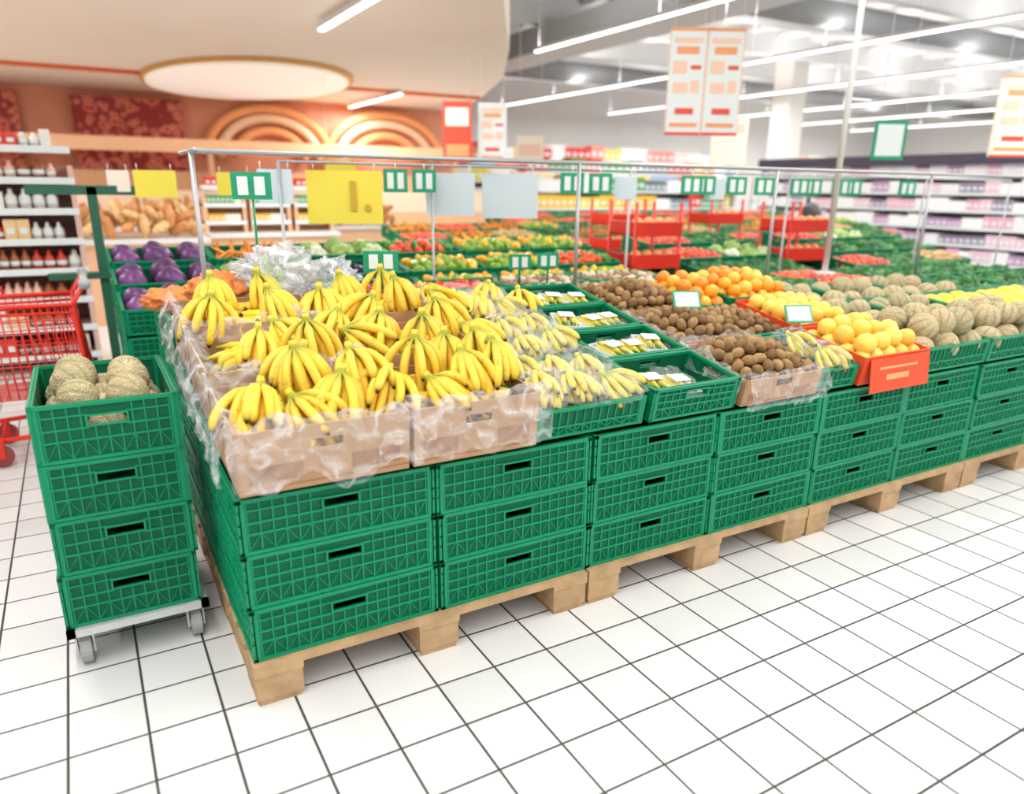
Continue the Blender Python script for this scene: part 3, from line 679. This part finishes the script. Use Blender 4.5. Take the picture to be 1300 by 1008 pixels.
# red racks
def redbin(x,y,w=.22):
    b=MB()
    for i in range(5):
        zz=.12+i*.25; b.bx(-w,w,-.2,.2,zz,zz+.02,0); b.bx(-w,w,-.21,-.19,zz,zz+.11,0); b.bx(-w,-w+.02,-.2,.2,zz,zz+.11,0); b.bx(w-.02,w,-.2,.2,zz,zz+.11,0)
        for j in range(4): 
            v,fc,t=PR['sph']; b.add(v,fc,1,t,True,T((-.15+.1*j,-.12,zz+.1))@SC(.045,.045,.045))
    for sx in (-w+.01,w-.01):
        for sy in (-.19,.19): b.tube([(sx,sy,0),(sx,sy,1.38)],.014,8,0)
    ob('red_display_rack',b.mesh('red_display_rack',[REDM,SORG]),T((x,y,0))@RZ(-.1))
redbin(4.05,4.9); redbin(5.84,4.9,.24); redbin(6.3,6.4); redbin(5.0,6.5)
b=MB(); b.bx(-.15,.15,-.15,.15,0,.95,1); b.bx(-.2,.2,-.16,.16,.95,1.08,0); v,fc,t=ell(.13,.15); b.add(v,fc,0,t,True,T((0,0,1.2))); b.tube([(0,.1,1.05),(0,.1,1.4)],.03,10,0)
ob('weighing_scale',b.mesh('weighing_scale',[SBLK,WHITEP]),T((7.75,6.3,0))@RZ(-.5))
# ---------------------------------------------------------------- bakery
PINK=mk('pink_bakery_wall',(.86,.38,.25),.7,var=.25,nscale=1.2)
b=MB(); b.bx(-11.9,8.4,17.5,17.7,0,3.2); ob('wall_bakery',b.mesh('wall_bakery',[PINK]))
def mural():
    m,nt,bs=newmat('red_mural_print'); bs.inputs['Roughness'].default_value=.6
    tc=N(nt,'ShaderNodeTexCoord'); vo=N(nt,'ShaderNodeTexVoronoi'); vo.inputs['Scale'].default_value=7; nz=N(nt,'ShaderNodeTexNoise'); nz.inputs['Scale'].default_value=5; nz.inputs['Detail'].default_value=5
    nt.links.new(tc.outputs['Object'],vo.inputs['Vector']); nt.links.new(tc.outputs['Object'],nz.inputs['Vector'])
    ad=N(nt,'ShaderNodeMath',operation='MULTIPLY_ADD'); nt.links.new(vo.outputs['Distance'],ad.inputs[0]); ad.inputs[1].default_value=.8; nt.links.new(nz.outputs['Fac'],ad.inputs[2])
    r=ramp(nt,[(.45,(.42,.03,.02)),(.65,(.66,.09,.06)),(.8,(.80,.28,.20)),(1,(.35,.03,.03))]); nt.links.new(ad.outputs[0],r.inputs[0]); nt.links.new(r.outputs[0],bs.inputs['Base Color']); return m
b=MB()
b.bx(.25,2.2,17.3,17.36,1.45,3.05,0); b.bx(-3.2,-.6,17.3,17.36,1.45,3.05,0)
for (cx_,rw) in ((3.9,1.3),(6.5,1.4)):
    for q_,(rr_,m_) in enumerate(((1.0,1),(.8,2),(.55,1))):
        pts=[(cx_+rw*rr_*math.cos(q*PI/20),17.30,2.0+1.0*rr_*math.sin(q*PI/20)) for q in range(21)]
        b.tube(pts,.10,6,m_)
ob('bakery_decor_panel',b.mesh('decor',[mural(),mk('decor_orange',(.92,.42,.18),.6),mk('decor_peach',(.93,.66,.46),.6)]))
b=MB(); b.bx(-3,8,16.6,16.75,2.05,2.3,0); b.bx(-3,8,15.2,15.9,0,.95,1); b.bx(-3,8,15.2,15.5,.95,1.35,2); b.bx(-3,8,16.85,17.1,0,1.7,1)
for x in (-3,2.5,7.9): b.bx(x,x+.1,16.6,16.75,0,2.05,1)
ob('bakery_counter',b.mesh('bakery_counter',[mk('counter_orange_glow',(.92,.55,.32),.5,emit=.2),mk('counter_wood',(.80,.48,.27),.5),mk('counter_peach',(.92,.70,.52),.4)]))  # fascia band has a self-glow put into its material, though no lamp
for x in (-2,-.5,1,2.5,4,5.5,7): pile('bread_pile','bread',BREAD,T((x,15.7,.95)),1.2,.4,.0,.1,.1,int(x)%2)
for i,(x,y) in enumerate(((.5,9.5),(2.2,10.2),(3.6,11.5),(1.2,12),(-1.5,11))):
    b=MB(); b.bx(-.75,.75,-.4,.4,.0,.85,0); b.bx(-.8,.8,-.45,.45,.85,.9,1); ob('bakery_table',b.mesh('bakery_table',[mk('table_orange%d'%i,(.85,.52,.32),.5),WHITEP]),T((x,y,0)))
    if i==1: 
        for q in range(3): shelf('snack_rack',T((x-.55+.55*q,y-.15,.9)),.5,.3,.42,2,GOODSM,mk('rack_orange',(.85,.5,.3),.5),'box',.07)
    else: pile('bread_pile','bread',BREAD,T((x,y,.9)),1.5,.8,0,.09,.12,i%2)
    if i==2: board('yellow_price_board',T((x,y,1.65))@RZ(.1),.5,.35,SYEL,1.2)
# ---------------------------------------------------------------- shopping cart
b=MB()
def wire(p,q,r=.0035,m=0): b.tube([p,q],r,5,m,sm=True)
xf,xb=-1.3,-.45; w0,w1=.19,.27
def pt(s,side,u): # s 0 front..1 back ; u 0 bottom..1 top
    x=xf+(xb-xf)*s; hw=(w0+(w1-w0)*s)*(.86+.14*u); zb_=.36; return (x-(1-u)*.06*(1-2*s),side*hw,zb_+(.86-zb_)*u)
for sd in (-1,1):
    for i in range(24): wire(pt(i/23,sd,0),pt(i/23,sd,1))
    for u in (0,.12,.24,.36,.48,.6,.72,.84): wire(pt(0,sd,u),pt(1,sd,u),.004)
    wire(pt(0,sd,1),pt(1,sd,1),.014); wire(pt(0,sd,.92),pt(1,sd,.92),.009)
for s in (0,1):
    for i in range(13):
        k=-1+2*i/12; a_=Vector(pt(s,1,0)); c_=Vector(pt(s,1,1)); wire((a_.x,a_.y*k,a_.z),(c_.x,c_.y*k,c_.z))
    for u in (0,.2,.4,.6,.8,1): a_=Vector(pt(s,1,u)); wire((a_.x,-a_.y,a_.z),(a_.x,a_.y,a_.z),.006)
for i in range(12):
    k=-1+2*i/11; a_=Vector(pt(0,1,0)); c_=Vector(pt(1,1,0)); wire((a_.x,a_.y*k,a_.z),(c_.x,c_.y*k,c_.z))
for i in range(12): a_=Vector(pt(i/11,1,0)); wire((a_.x,-a_.y,a_.z),(a_.x,a_.y,a_.z))
for sd in (-1,1):
    b.tube([(-1.1,sd*.2,.14),(-.5,sd*.24,.16),(-.42,sd*.25,.3),(-.45,sd*.26,.86),(-.38,sd*.26,.97)],.014,8,0)
    b.tube([(-1.0,sd*.2,.14),(-1.05,sd*.19,.36)],.012,8,0)
    for x in (-.9,-.5):
        b.tube([(x,sd*.22-.014,.062),(x,sd*.22+.014,.062)],.06,16,2,sm=False); b.bx(x-.02,x+.02,sd*.22-.022,sd*.22-.017,.05,.15,0); b.bx(x-.02,x+.02,sd*.22+.017,sd*.22+.022,.05,.15,0); b.bx(x-.02,x+.02,sd*.22-.02,sd*.22+.02,.13,.15,0)
for i in range(9): wire((-1.1+.07*i,-.22,.15),(-1.1+.07*i,.22,.15))
b.tube([(-1.1,-.2,.15),(-1.1,.2,.15)],.01,8,0)
b.tube([(-.38,-.29,.97),(-.38,.29,.97)],.019,12,1)
for sd in(-1,1): b.tube([(-.38,sd*.29,.97),(-.38,sd*.31,.97)],.03,12,1)
ob('shopping_cart',b.mesh('shopping_cart',[REDM,mk('cart_grey_handle',(.4,.4,.42),.4),mk('cart_wheel',(.28,.05,.04),.6)]),T((.38,4.85,0)))
print('OBJECTS',len(bpy.data.objects))
